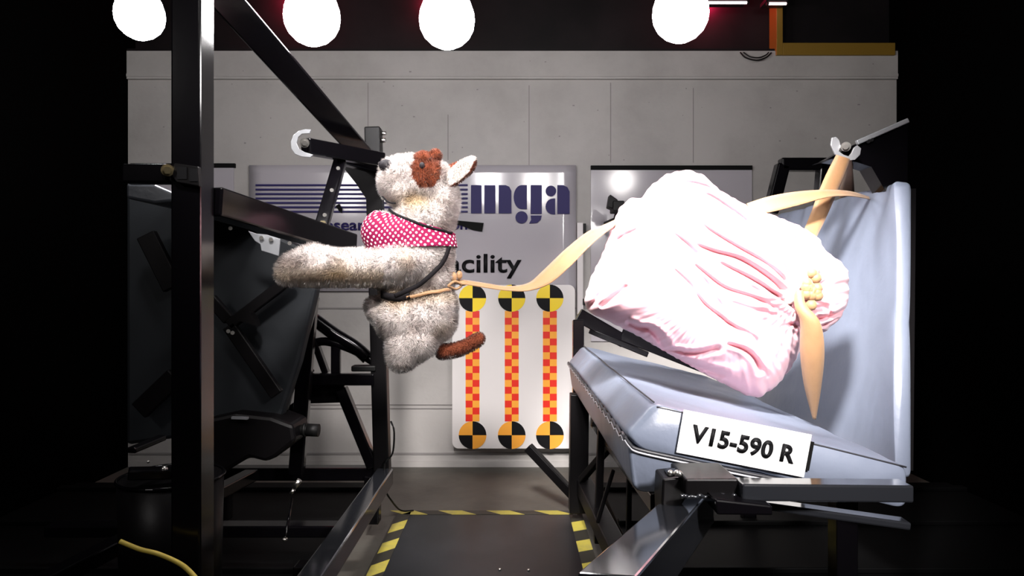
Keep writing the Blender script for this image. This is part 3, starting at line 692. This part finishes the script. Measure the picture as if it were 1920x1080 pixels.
# ruffled border
rad = rad*(1+.003*np.sin(ths*57)+.002*np.sin(ths*91+1))
rr = np.sin(np.linspace(0, 1, NR+1)*np.pi/2)**.9
Rg, Tg = np.meshgrid(rr, ths, indexing='ij'); Rd = rad[None, :]*Rg
X = cen[0]+Rd*np.cos(Tg); Y = cen[1]+Rd*np.sin(Tg)
def segdist(X, Y, pl):
    D = np.full(X.shape, 1e9); Tt = np.zeros(X.shape); n = len(pl)-1
    for i in range(n):
        a = np.array(pl[i], float); b = np.array(pl[i+1], float); e = b-a; L2 = e@e
        t_ = np.clip(((X-a[0])*e[0]+(Y-a[1])*e[1])/L2, 0, 1); d = np.hypot(X-a[0]-t_*e[0], Y-a[1]-t_*e[1])
        m = d < D; D = np.where(m, d, D); Tt = np.where(m, (i+t_)/n, Tt)
    return D, Tt
def cspl(pl):
    return [tuple(v)[:2] for v in spline([Vector((a, b, 0)) for a, b in pl], 5)]
dp = 1.55
TH = .165*(1-Rg**2.6)**.55
gd = np.hypot((X-1488)/1.0, (Y-548)/1.15)
TH = TH*(1-.42*np.exp(-(gd/38)**2))
# band of the neck between the body and the small end lobe
dn, _ = segdist(X, Y, [(1484, 440), (1486, 520), (1495, 590), (1508, 635)])
TH = TH-.028*np.exp(-(dn/11)**2)*(1-Rg**8)
for pl, wd, am in creases:
    d, tt = segdist(X, Y, cspl(pl)); wv = wd*(1.25-.5*tt)*.9
    am2 = am*1.7*(np.sin(np.pi*np.clip(tt*.88+.12, 0, 1))**.4)
    TH = TH-am2*np.exp(-(d/wv)**2)*1.0+am2*.35*np.exp(-((d-wv*2.6)/(wv*1.5))**2)
# pleats fanning out of the gather
ang = np.arctan2(Y-gy, X-gx); fan = np.exp(-(np.hypot(X-gx, Y-gy)/150)**2)
TH += .0030*fan*np.sin(ang*26)*(1-Rg**10)
TH = np.maximum(TH, .004*(1-Rg))
s_ = dp/F
Xw = (X-960)*s_; Zw = CAMZ+(540-Y)*s_
BASE = dp
verts = []; faces = []
def addside(sign, soft=1.0):
    base = len(verts); persp = 1.0
    for i in range(NR+1):
        for j in range(NA):
            if i == 0 and j > 0: continue
            th_ = TH[i, j] if i > 0 else TH[0, 0]
            if sign > 0: th_ = th_*.75
            yy = BASE-sign*(-1)*(-1)*0
            yv = BASE+(th_ if sign > 0 else -th_)
            f_ = 1-.55*(BASE-yv)/BASE if sign < 0 else 1
            xc = Xw[i, j]; zc = Zw[i, j]-CAMZ
            verts.append((xc*f_, yv, CAMZ+zc*f_))
    def idx(i, j): return base if i == 0 else base+1+(i-1)*NA+(j % NA)
    for i in range(NR):
        for j in range(NA):
            if i == 0: f = (idx(0, 0), idx(1, j), idx(1, j+1))
            else: f = (idx(i, j), idx(i+1, j), idx(i+1, j+1), idx(i, j+1))
            faces.append(f if sign < 0 else tuple(reversed(f)))
addside(-1); addside(1)
me = bpy.data.meshes.new('cloth_bag'); org = P(1420, 745, dp)
me.from_pydata([(a-org.x, b-org.y, c_-org.z) for a, b, c_ in verts], [], faces)
bm = bmesh.new(); bm.from_mesh(me); bmesh.ops.remove_doubles(bm, verts=bm.verts, dist=.0003); bmesh.ops.recalc_face_normals(bm, faces=bm.faces); bm.to_mesh(me); bm.free()
me.polygons.foreach_set('use_smooth', [True]*len(me.polygons)); me.materials.append(MT['bag_satin'])
BG = thing('cloth_bag', 'pale pink satin carrier bag strapped and tumbling over the bench seat', 'bag', org)
o = bpy.data.objects.new('bag_body', me); C.objects.link(o); o.parent = BG; ROOT[o] = org
# fleece tie at the gather
bm = B()
dz = 1.43
ell(bm, P(1492, 522, dz), (.045, .016, .022), Matrix.Rotation(-.75, 3, 'Y')); ell(bm, P(1518, 500, dz+.0), (.022, .018, .02)); ell(bm, P(1480, 545, dz), (.02, .016, .028))
o = finish(bm, 'fleece_tie', 'ear_white', BG, smooth=True)
bm = B(); 
for k in range(16):
    a = random.uniform(0, 6.28); q = random.uniform(0, 1); ell(bm, P(1518+16*q*math.cos(a), 542+32*q*math.sin(a), 1.42), (.012, .012, .012), seg=10)
finish(bm, 'fleece_tuft', 'webbing', BG, smooth=True)

# =================================================================== WEBBING STRAPS
def strap(label, ea, eb, cup=.08, grp='tan webbing straps'):
    bm = B(); ribbon(bm, [P(*p) for p in ea], [P(*p) for p in eb], th=.0018, cup=cup)
    return tag(finish(bm, 'webbing_strap', 'webbing'), label, 'strap', grp)
strap('tan webbing tether slung between the dog back and the pink bag',
 [(852, 524, 1.55), (877, 526, 1.55), (915, 532, 1.55), (953, 537, 1.55), (990, 531, 1.54), (1018, 508, 1.53), (1060, 468, 1.52), (1100, 436, 1.52), (1127, 424, 1.53), (1170, 405, 1.55)],
 [(852, 532, 1.54), (877, 534, 1.53), (915, 540, 1.53), (953, 545, 1.53), (992, 545, 1.51), (1030, 532, 1.49), (1068, 500, 1.48), (1105, 462, 1.48), (1130, 440, 1.50), (1172, 409, 1.55)])
strap('tan webbing strap arching from the bag top over the backrest',
 [(1400, 382, 1.58), (1440, 369, 1.6), (1490, 360, 1.63), (1550, 356, 1.66), (1595, 359, 1.72), (1632, 370, 1.8)],
 [(1420, 402, 1.56), (1452, 396, 1.57), (1500, 384, 1.60), (1552, 370, 1.63), (1595, 368, 1.69), (1632, 374, 1.78)])
strap('tan webbing strap hanging from the belt guide down to the bag',
 [(1568, 290, 1.67), (1550, 325, 1.68), (1537, 355, 1.69), (1524, 390, 1.70), (1512, 420, 1.68), (1500, 450, 1.62)],
 [(1594, 298, 1.67), (1583, 330, 1.68), (1572, 355, 1.69), (1557, 390, 1.70), (1541, 425, 1.68), (1520, 465, 1.62)])
strap('tan webbing strap dropping behind the backrest from the belt guide',
 [(1587, 299, 1.70), (1583, 330, 1.85), (1574, 360, 1.98), (1572, 420, 2.15)],
 [(1597, 299, 1.69), (1600, 330, 1.84), (1602, 360, 1.97), (1603, 420, 2.14)])
strap('tan webbing strap drooping from the bag knot to the seat cushion',
 [(1488, 545, 1.42), (1490, 575, 1.41), (1500, 605, 1.41), (1500, 660, 1.43), (1507, 720, 1.46), (1523, 784, 1.50)],
 [(1506, 545, 1.41), (1512, 572, 1.40), (1538, 605, 1.39), (1546, 660, 1.41), (1540, 725, 1.45), (1530, 786, 1.50)], cup=.22)

# =================================================================== STUFFED DOG
DD = 1.55; sd = DD/F
def Q(x, y, t=0): p = P(x, y, DD); p.y += t*sd; return p
def mkbody():
    bm = B()
    def e(x, y, t, rx, ry, rt, deg=0): ell(bm, Q(x, y, t), (rx*sd, rt*sd, ry*sd), Matrix.Rotation(math.radians(deg), 3, 'Y'), seg=20)
    # head, looking up to the left
    e(800, 346, 0, 52, 47, 48); e(752, 328, 0, 36, 33, 34); e(734, 342, 0, 23, 33, 28); e(760, 362, 0, 38, 28, 36); e(832, 376, 0, 27, 48, 40)
    e(738, 318, 0, 24, 22, 26); e(768, 312, 0, 30, 20, 28)
    # neck, chest, trunk
    e(798, 408, 0, 56, 50, 48, 10); e(768, 446, 0, 76, 44, 54); e(722, 436, 0, 36, 36, 40); e(800, 475, 0, 50, 70, 52); e(806, 520, 0, 44, 44, 48)
    e(715, 500, 0, 34, 36, 44); e(760, 500, 0, 50, 42, 48); e(780, 545, 0, 40, 36, 44); e(750, 548, 0, 36, 24, 40)
    # shoulder
    e(784, 486, -30, 46, 42, 28, -20); e(752, 500, -34, 50, 38, 28)
    # hips
    e(796, 598, 0, 60, 48, 54, 0); e(764, 600, -6, 58, 46, 48); e(812, 572, 0, 44, 40, 48)
    e(764, 650, -26, 34, 38, 30, 20); e(757, 672, -28, 25, 20, 24); e(786, 636, -28, 38, 36, 28)
    e(762, 650, 34, 34, 32, 26)
    e(700, 575, 14, 19, 18, 20); e(722, 588, 10, 32, 28, 28)
    return bm
def chain(bm, pts, n=9):
    for (a, b) in zip(pts, pts[1:]):
        for k in range(n):
            u = k/n; x, y, t, r = [a[i]*(1-u)+b[i]*u for i in range(4)]
            ell(bm, Q(x, y, t), (r*sd, r*sd, r*sd*.95), seg=16)
bm = mkbody()
chain(bm, [(770, 492, -34, 40), (735, 500, -36, 36), (690, 506, -36, 31), (640, 503, -38, 33), (598, 501, -38, 36), (570, 503, -38, 31), (556, 506, -38, 25)])
chain(bm, [(612, 492, -40, 30), (590, 490, -42, 30)], 3); chain(bm, [(556, 516, -44, 20), (548, 512, -40, 20)], 3)
chain(bm, [(760, 490, 34, 36), (700, 495, 40, 32), (640, 495, 44, 30), (590, 498, 46, 30), (565, 500, 46, 26)])
me = bpy.data.meshes.new('raw'); bm.to_mesh(me); bm.free()
raw = bpy.data.objects.new('raw', me); C.objects.link(raw)
md = raw.modifiers.new('r', 'REMESH'); md.mode = 'VOXEL'; md.voxel_size = .0045
md = raw.modifiers.new('s', 'SMOOTH'); md.iterations = 22; md.factor = .7
dg = bpy.context.evaluated_depsgraph_get(); dg.update()
bme = bpy.data.meshes.new_from_object(raw.evaluated_get(dg)); bpy.data.objects.remove(raw)
bb = bmesh.new(); bb.from_mesh(bme)
BVH = BVHTree.FromBMesh(bb)
nv_ = len(bme.vertices); co_ = np.empty(nv_*3); bme.vertices.foreach_get('co', co_); co_ = co_.reshape(-1, 3)
no_ = np.empty(nv_*3); bme.vertices.foreach_get('normal', no_); no_ = no_.reshape(-1, 3)
CREAM = np.array((.90, .83, .80)); BROWN = np.array((.20, .05, .022)); TAN = np.array((.60, .46, .30)); GREY = np.array((.50, .42, .39))
def pxof(p): return 960+p[0]/p[1]*F, 540-(p[2]-CAMZ)/p[1]*F
def fur_col(p):
    x, y = pxof(p); n = mathutils.noise.noise(Vector(p)*26); n2 = mathutils.noise.noise(Vector(p)*70)
    c = CREAM*(1+.12*n2); g = min(1, max(0, n+.3*n2+.05)*1.5)
    c = c*(1-g)+GREY*g
    ed = math.hypot((x-798)/27, (y-318)/35)+.12*n2
    if ed < 1.0 and p[1] < DD: c = BROWN*(1+.5*n2)
    tn = math.exp(-((x-775)/40)**2-((y-376)/16)**2)*.6 + (.55*math.exp(-((y-518)/16)**2) if x < 720 else 0)
    tn += .5*math.exp(-((y-556)/14)**2) if x > 730 else 0
    tn = min(1, tn*1.25+max(0, mathutils.noise.noise(Vector(p)*14+Vector((5, 0, 0)))-.15)*1.0)
    return c*(1-tn)+TAN*tn
def surf_fur(co_, no_, tris, vcols, N, ln, wd, colf, droop=(0, 0, -.25), messy=.55):
    a = co_[tris[:, 0]]; b = co_[tris[:, 1]]; c = co_[tris[:, 2]]
    ar = np.linalg.norm(np.cross(b-a, c-a), axis=1); pr_ = ar/ar.sum(); idx = np.random.choice(len(tris), N, p=pr_)
    u = np.random.rand(N, 1); v = np.random.rand(N, 1); m = (u+v) > 1; u = np.where(m, 1-u, u); v = np.where(m, 1-v, v)
    p = a[idx]*(1-u-v)+b[idx]*u+c[idx]*v
    n = no_[tris[idx, 0]]*(1-u-v)+no_[tris[idx, 1]]*u+no_[tris[idx, 2]]*v
    n /= np.linalg.norm(n, axis=1, keepdims=True)+1e-9
    tuft = np.array([mathutils.noise.noise_vector(Vector(q)*60)+mathutils.noise.noise_vector(Vector(q)*150)*.6 for q in p])
    d = n*.9+tuft*.6+np.random.randn(N, 3)*messy*.35+np.array(droop); d /= np.linalg.norm(d, axis=1, keepdims=True)
    s = np.cross(d, np.random.randn(N, 3)); s /= np.linalg.norm(s, axis=1, keepdims=True)+1e-9
    l = ln*(.6+.6*np.random.rand(N, 1)); d2 = d+tuft*.5+np.random.randn(N, 3)*.3; d2 /= np.linalg.norm(d2, axis=1, keepdims=True)
    w_ = wd
    V = np.stack([p-n*.001-s*w_, p-n*.001+s*w_, p+d*l*.55+s*w_*.7, p+d*l*.55-s*w_*.7, p+d*l*.55+d2*l*.5], axis=1)
    nn = np.repeat((n*.8+d*.35)[:, None, :], 5, axis=1)
    cols = np.array([colf(q) for q in p])*(.88+.24*np.random.rand(N, 1))
    return V.reshape(-1, 3), nn.reshape(-1, 3), np.repeat(cols, 5, axis=0)
bme.calc_loop_triangles(); tris = np.empty(len(bme.loop_triangles)*3, int); bme.loop_triangles.foreach_get('vertices', tris); tris = tris.reshape(-1, 3)
def furry(name, co_, no_, polys, tris, N, ln, wd, colf, parent, org):
    V, NN, CC = surf_fur(co_, no_, tris, None, N, ln, wd, colf)
    bc = np.array([colf(q) for q in co_]); nb = len(co_)
    allv = np.vstack([co_, V])-np.array(org); alln = np.vstack([no_, NN]); allc = np.vstack([bc, CC])
    fs = list(polys)
    for k in range(N):
        b0 = nb+k*5; fs.append((b0, b0+1, b0+2, b0+3)); fs.append((b0+3, b0+2, b0+4))
    m = bpy.data.meshes.new(name); m.from_pydata(allv.tolist(), [], fs); m.update()
    m.polygons.foreach_set('use_smooth', [True]*len(m.polygons))
    at = m.color_attributes.new('col', 'FLOAT_COLOR', 'POINT'); at.data.foreach_set('color', np.hstack([np.clip(allc, 0, 1), np.ones((len(allc), 1))]).ravel())
    alln = alln/(np.linalg.norm(alln, axis=1, keepdims=True)+1e-9)
    m.normals_split_custom_set_from_vertices(alln.tolist())
    m.materials.append(MT['fur']); o = bpy.data.objects.new(name, m); C.objects.link(o); o.parent = parent; ROOT[o] = Vector(org); return o
DORG = Q(765, 692)
DG = thing('stuffed_dog', 'cream plush dog with brown eye patch and red harness, arms stretched forward', 'stuffed toy', DORG)
polys = [tuple(p.vertices) for p in bme.polygons]
furry('plush_body', co_, no_, polys, tris, 190000, .0105, .00036, fur_col, DG, DORG)

def plush(name, build, N, ln, colf, vox=.004, sm=5):
    bm = B(); build(bm); me = bpy.data.meshes.new('x'); bm.to_mesh(me); bm.free(); ob = bpy.data.objects.new('x', me); C.objects.link(ob)
    md = ob.modifiers.new('r', 'REMESH'); md.mode = 'VOXEL'; md.voxel_size = vox
    md = ob.modifiers.new('s', 'SMOOTH'); md.iterations = sm; md.factor = .5
    dg = bpy.context.evaluated_depsgraph_get(); m2 = bpy.data.meshes.new_from_object(ob.evaluated_get(dg)); bpy.data.objects.remove(ob)
    n = len(m2.vertices); c1 = np.empty(n*3); m2.vertices.foreach_get('co', c1); c1 = c1.reshape(-1, 3); n1 = np.empty(n*3); m2.vertices.foreach_get('normal', n1); n1 = n1.reshape(-1, 3)
    m2.calc_loop_triangles(); t1 = np.empty(len(m2.loop_triangles)*3, int); m2.loop_triangles.foreach_get('vertices', t1); t1 = t1.reshape(-1, 3)
    return furry(name, c1, n1, [tuple(p.vertices) for p in m2.polygons], t1, N, ln, .0005, colf, DG, DORG)
# near ear: long pale inner face with brown back
def ear_near(bm):
    prism_pts = [(826, 352), (838, 330), (866, 306), (884, 298), (893, 300), (894, 312), (886, 328), (864, 346), (840, 360)]
    A = [Q(x, y, -30) for x, y in prism_pts]; n = len(A)
    f0 = [bm.verts.new(p) for p in A]; f1 = [bm.verts.new(p+Vector((0, .014, 0))) for p in A]
    bm.faces.new(f0); bm.faces.new(list(reversed(f1)))
    for i in range(n): bm.faces.new((f0[i], f1[i], f1[(i+1) % n], f0[(i+1) % n]))
def earcol(p):
    x, y = pxof(p); u = (x-826)*.66+(y-350)*1.0     # distance across toward the lower right edge
    edge = [(838, 360), (864, 347), (886, 328), (895, 308)]
    d, _ = segdist(np.array([x]), np.array([y]), edge)
    return BROWN*.8 if (d[0] < 8.5 or p[1] > DD-.022) else np.array((.88, .80, .74))
plush('ear', ear_near, 5000, .004, earcol)['label'] = 'upright ear with pale inner side'
def ear_far(bm):
    for (a, b) in zip([(826, 330, 14), (838, 314, 14), (856, 307, 12)], [(838, 314, 14), (856, 307, 12), (866, 304, 10)]):
        for k in range(5):
            u = k/5; x, y, t = [a[i]*(1-u)+b[i]*u for i in range(3)]; ell(bm, Q(x, y, t+6), (8*sd, 8*sd, 6*sd), seg=12)
plush('ear', ear_far, 1500, .004, lambda p: BROWN*1.5)
def browtuft(bm):
    ell(bm, Q(818, 293, -8), (11*sd, 10*sd, 11*sd), seg=16); ell(bm, Q(808, 298, -6), (13*sd, 12*sd, 10*sd), seg=16); ell(bm, Q(795, 300, -14), (17*sd, 17*sd, 12*sd), seg=16)
plush('forelock', browtuft, 3500, .006, lambda p: BROWN*1.35)
def tail(bm):
    for k in range(14):
        u = k/13; ell(bm, Q(828+70*u, 660-24*u-6*math.sin(math.pi*u)*-1, 4), (12*sd, (15-3*u)*sd, (15-1.5*u)*sd), seg=14)
plush('tail', tail, 5000, .004, lambda p: BROWN*.9)
bm = B(); ell(bm, Q(727, 314, -18), (13*sd, 14*sd, 12*sd)); ell(bm, Q(721, 311, -6), (10*sd, 16*sd, 9*sd)); finish(bm, 'nose', 'nose_black', DG, smooth=True)
bm = B(); ell(bm, Q(797, 318, -44), (5*sd, 5*sd, 6*sd)); finish(bm, 'eye', 'nose_black', DG, smooth=True)
bm = B(); tube(bm, [Q(722, 372, -27), Q(734, 383, -34), Q(748, 386, -38)], .0018); finish(bm, 'mouth', 'harness_black', DG)

# harness: bands cut from the torso surface and lifted off the fur
def band(name, cuts, mats, lift, thick):
    b = bb.copy()
    for (x0, y0), (x1, y1) in cuts:        # keep the side to the left of the directed line (in the side view)
        a = Q(x0, y0); c = Q(x1, y1); d = (c-a).normalized(); nrm = d.cross(Vector((0, 1, 0)))
        bmesh.ops.bisect_plane(b, geom=b.verts[:]+b.edges[:]+b.faces[:], plane_co=a, plane_no=nrm, clear_outer=True, clear_inner=False)
    b.normal_update()
    return b
def torso():
    bm = mkbody(); me = bpy.data.meshes.new('x'); bm.to_mesh(me); bm.free(); ob = bpy.data.objects.new('x', me); C.objects.link(ob)
    md = ob.modifiers.new('r', 'REMESH'); md.mode = 'VOXEL'; md.voxel_size = .0055
    md = ob.modifiers.new('s', 'SMOOTH'); md.iterations = 14; md.factor = .6
    md = ob.modifiers.new('d', 'DISPLACE'); md.strength = .0105; md.mid_level = 0
    dg = bpy.context.evaluated_depsgraph_get(); m2 = bpy.data.meshes.new_from_object(ob.evaluated_get(dg)); bpy.data.objects.remove(ob)
    b = bmesh.new(); b.from_mesh(m2); return b
TB = torso()
def cutband(cuts, keep=None):
    b = TB.copy()
    for (x0, y0), (x1, y1) in cuts:
        a = Q(x0, y0); c = Q(x1, y1); d = (c-a).normalized(); nrm = Vector((0, 1, 0)).cross(d)
        # nrm points to the side to be removed
        bmesh.ops.bisect_plane(b, geom=b.verts[:]+b.edges[:]+b.faces[:], plane_co=a, plane_no=nrm, clear_outer=True, clear_inner=False)
    return b
def solid(o, th): md = o.modifiers.new('sol', 'SOLIDIFY'); md.thickness = th; md.offset = 0; return o
UP = ((838, 434), (708, 397)); LO = ((684, 470), (842, 464))
hb = cutband([UP, LO]); o = HV = solid(finish(hb, 'harness_vest', 'polka', DG, smooth=True), .003)
hb = cutband([((842, 464), (690, 456)), ((690, 456), (684, 484))][:1]+[((684, 484), (748, 456)), ((660, 440), (660, 500))][:1]); 
hb.free()
def ongrid(b, pts):  # polyline of photo points laid on a surface seen from the near side
    T = BVHTree.FromBMesh(b); out = []
    for x, y in pts:
        dr = (P(x, y, 1.6)-Vector((0, 0, CAMZ))).normalized(); h = T.ray_cast(Vector((0, 0, CAMZ)), dr)
        if h[0] is not None: out.append((h[0], h[1]))
    return out
def surfstrap(name, pts, wpx, m, lift=.0):
    F2 = bmesh.new(); F2.from_mesh(bme)
    pl = cspl2(pts); hit = ongrid(F2, pl); bm = B(); ea = []; eb = []
    for i, (p, n) in enumerate(hit):
        a = hit[max(0, i-1)][0]; c = hit[min(len(hit)-1, i+1)][0]; d = (c-a).normalized(); s = d.cross(n).normalized(); w_ = wpx*sd/2
        ea.append(p+n*(lift+.007)+s*w_); eb.append(p+n*(lift+.007)-s*w_)
    ribbon(bm, ea, eb, th=.003, sub=2, cols=2); F2.free()
    return finish(bm, name, m, HV if name.startswith('harness') else DG)
def cspl2(pl): return [tuple(v)[:2] for v in spline([Vector((a, b, 0)) for a, b in pl], 3)]
surfstrap('harness_strap', [(838, 436), (838, 452), (834, 470), (826, 490), (810, 512), (790, 530), (768, 543), (742, 552)], 8, 'harness_black', .003)
surfstrap('harness_edge', [(712, 397), (740, 407), (780, 420), (815, 429), (838, 436)], 4, 'harness_black', .006)
surfstrap('belly_strap', [(706, 545), (730, 553), (752, 556), (770, 552)], 14, 'harness_black', .002)
surfstrap('waist_strap', [(765, 556), (790, 552), (820, 548), (846, 540)], 6, 'webbing', .002)
bm = B()
tube(bm, [Q(843, 536, -30), Q(854, 528, -20), Q(866, 534, -10), Q(856, 542, -10), Q(843, 536, -30)], .003); ell(bm, Q(851, 520, -12), (.008, .008, .012)); ell(bm, Q(862, 516, -8), (.007, .007, .010)); ell(bm, Q(868, 531, -6), (.010, .008, .006))
finish(bm, 'strap_knot', 'webbing', DG, smooth=True)
print('scene built', len(bpy.data.objects))
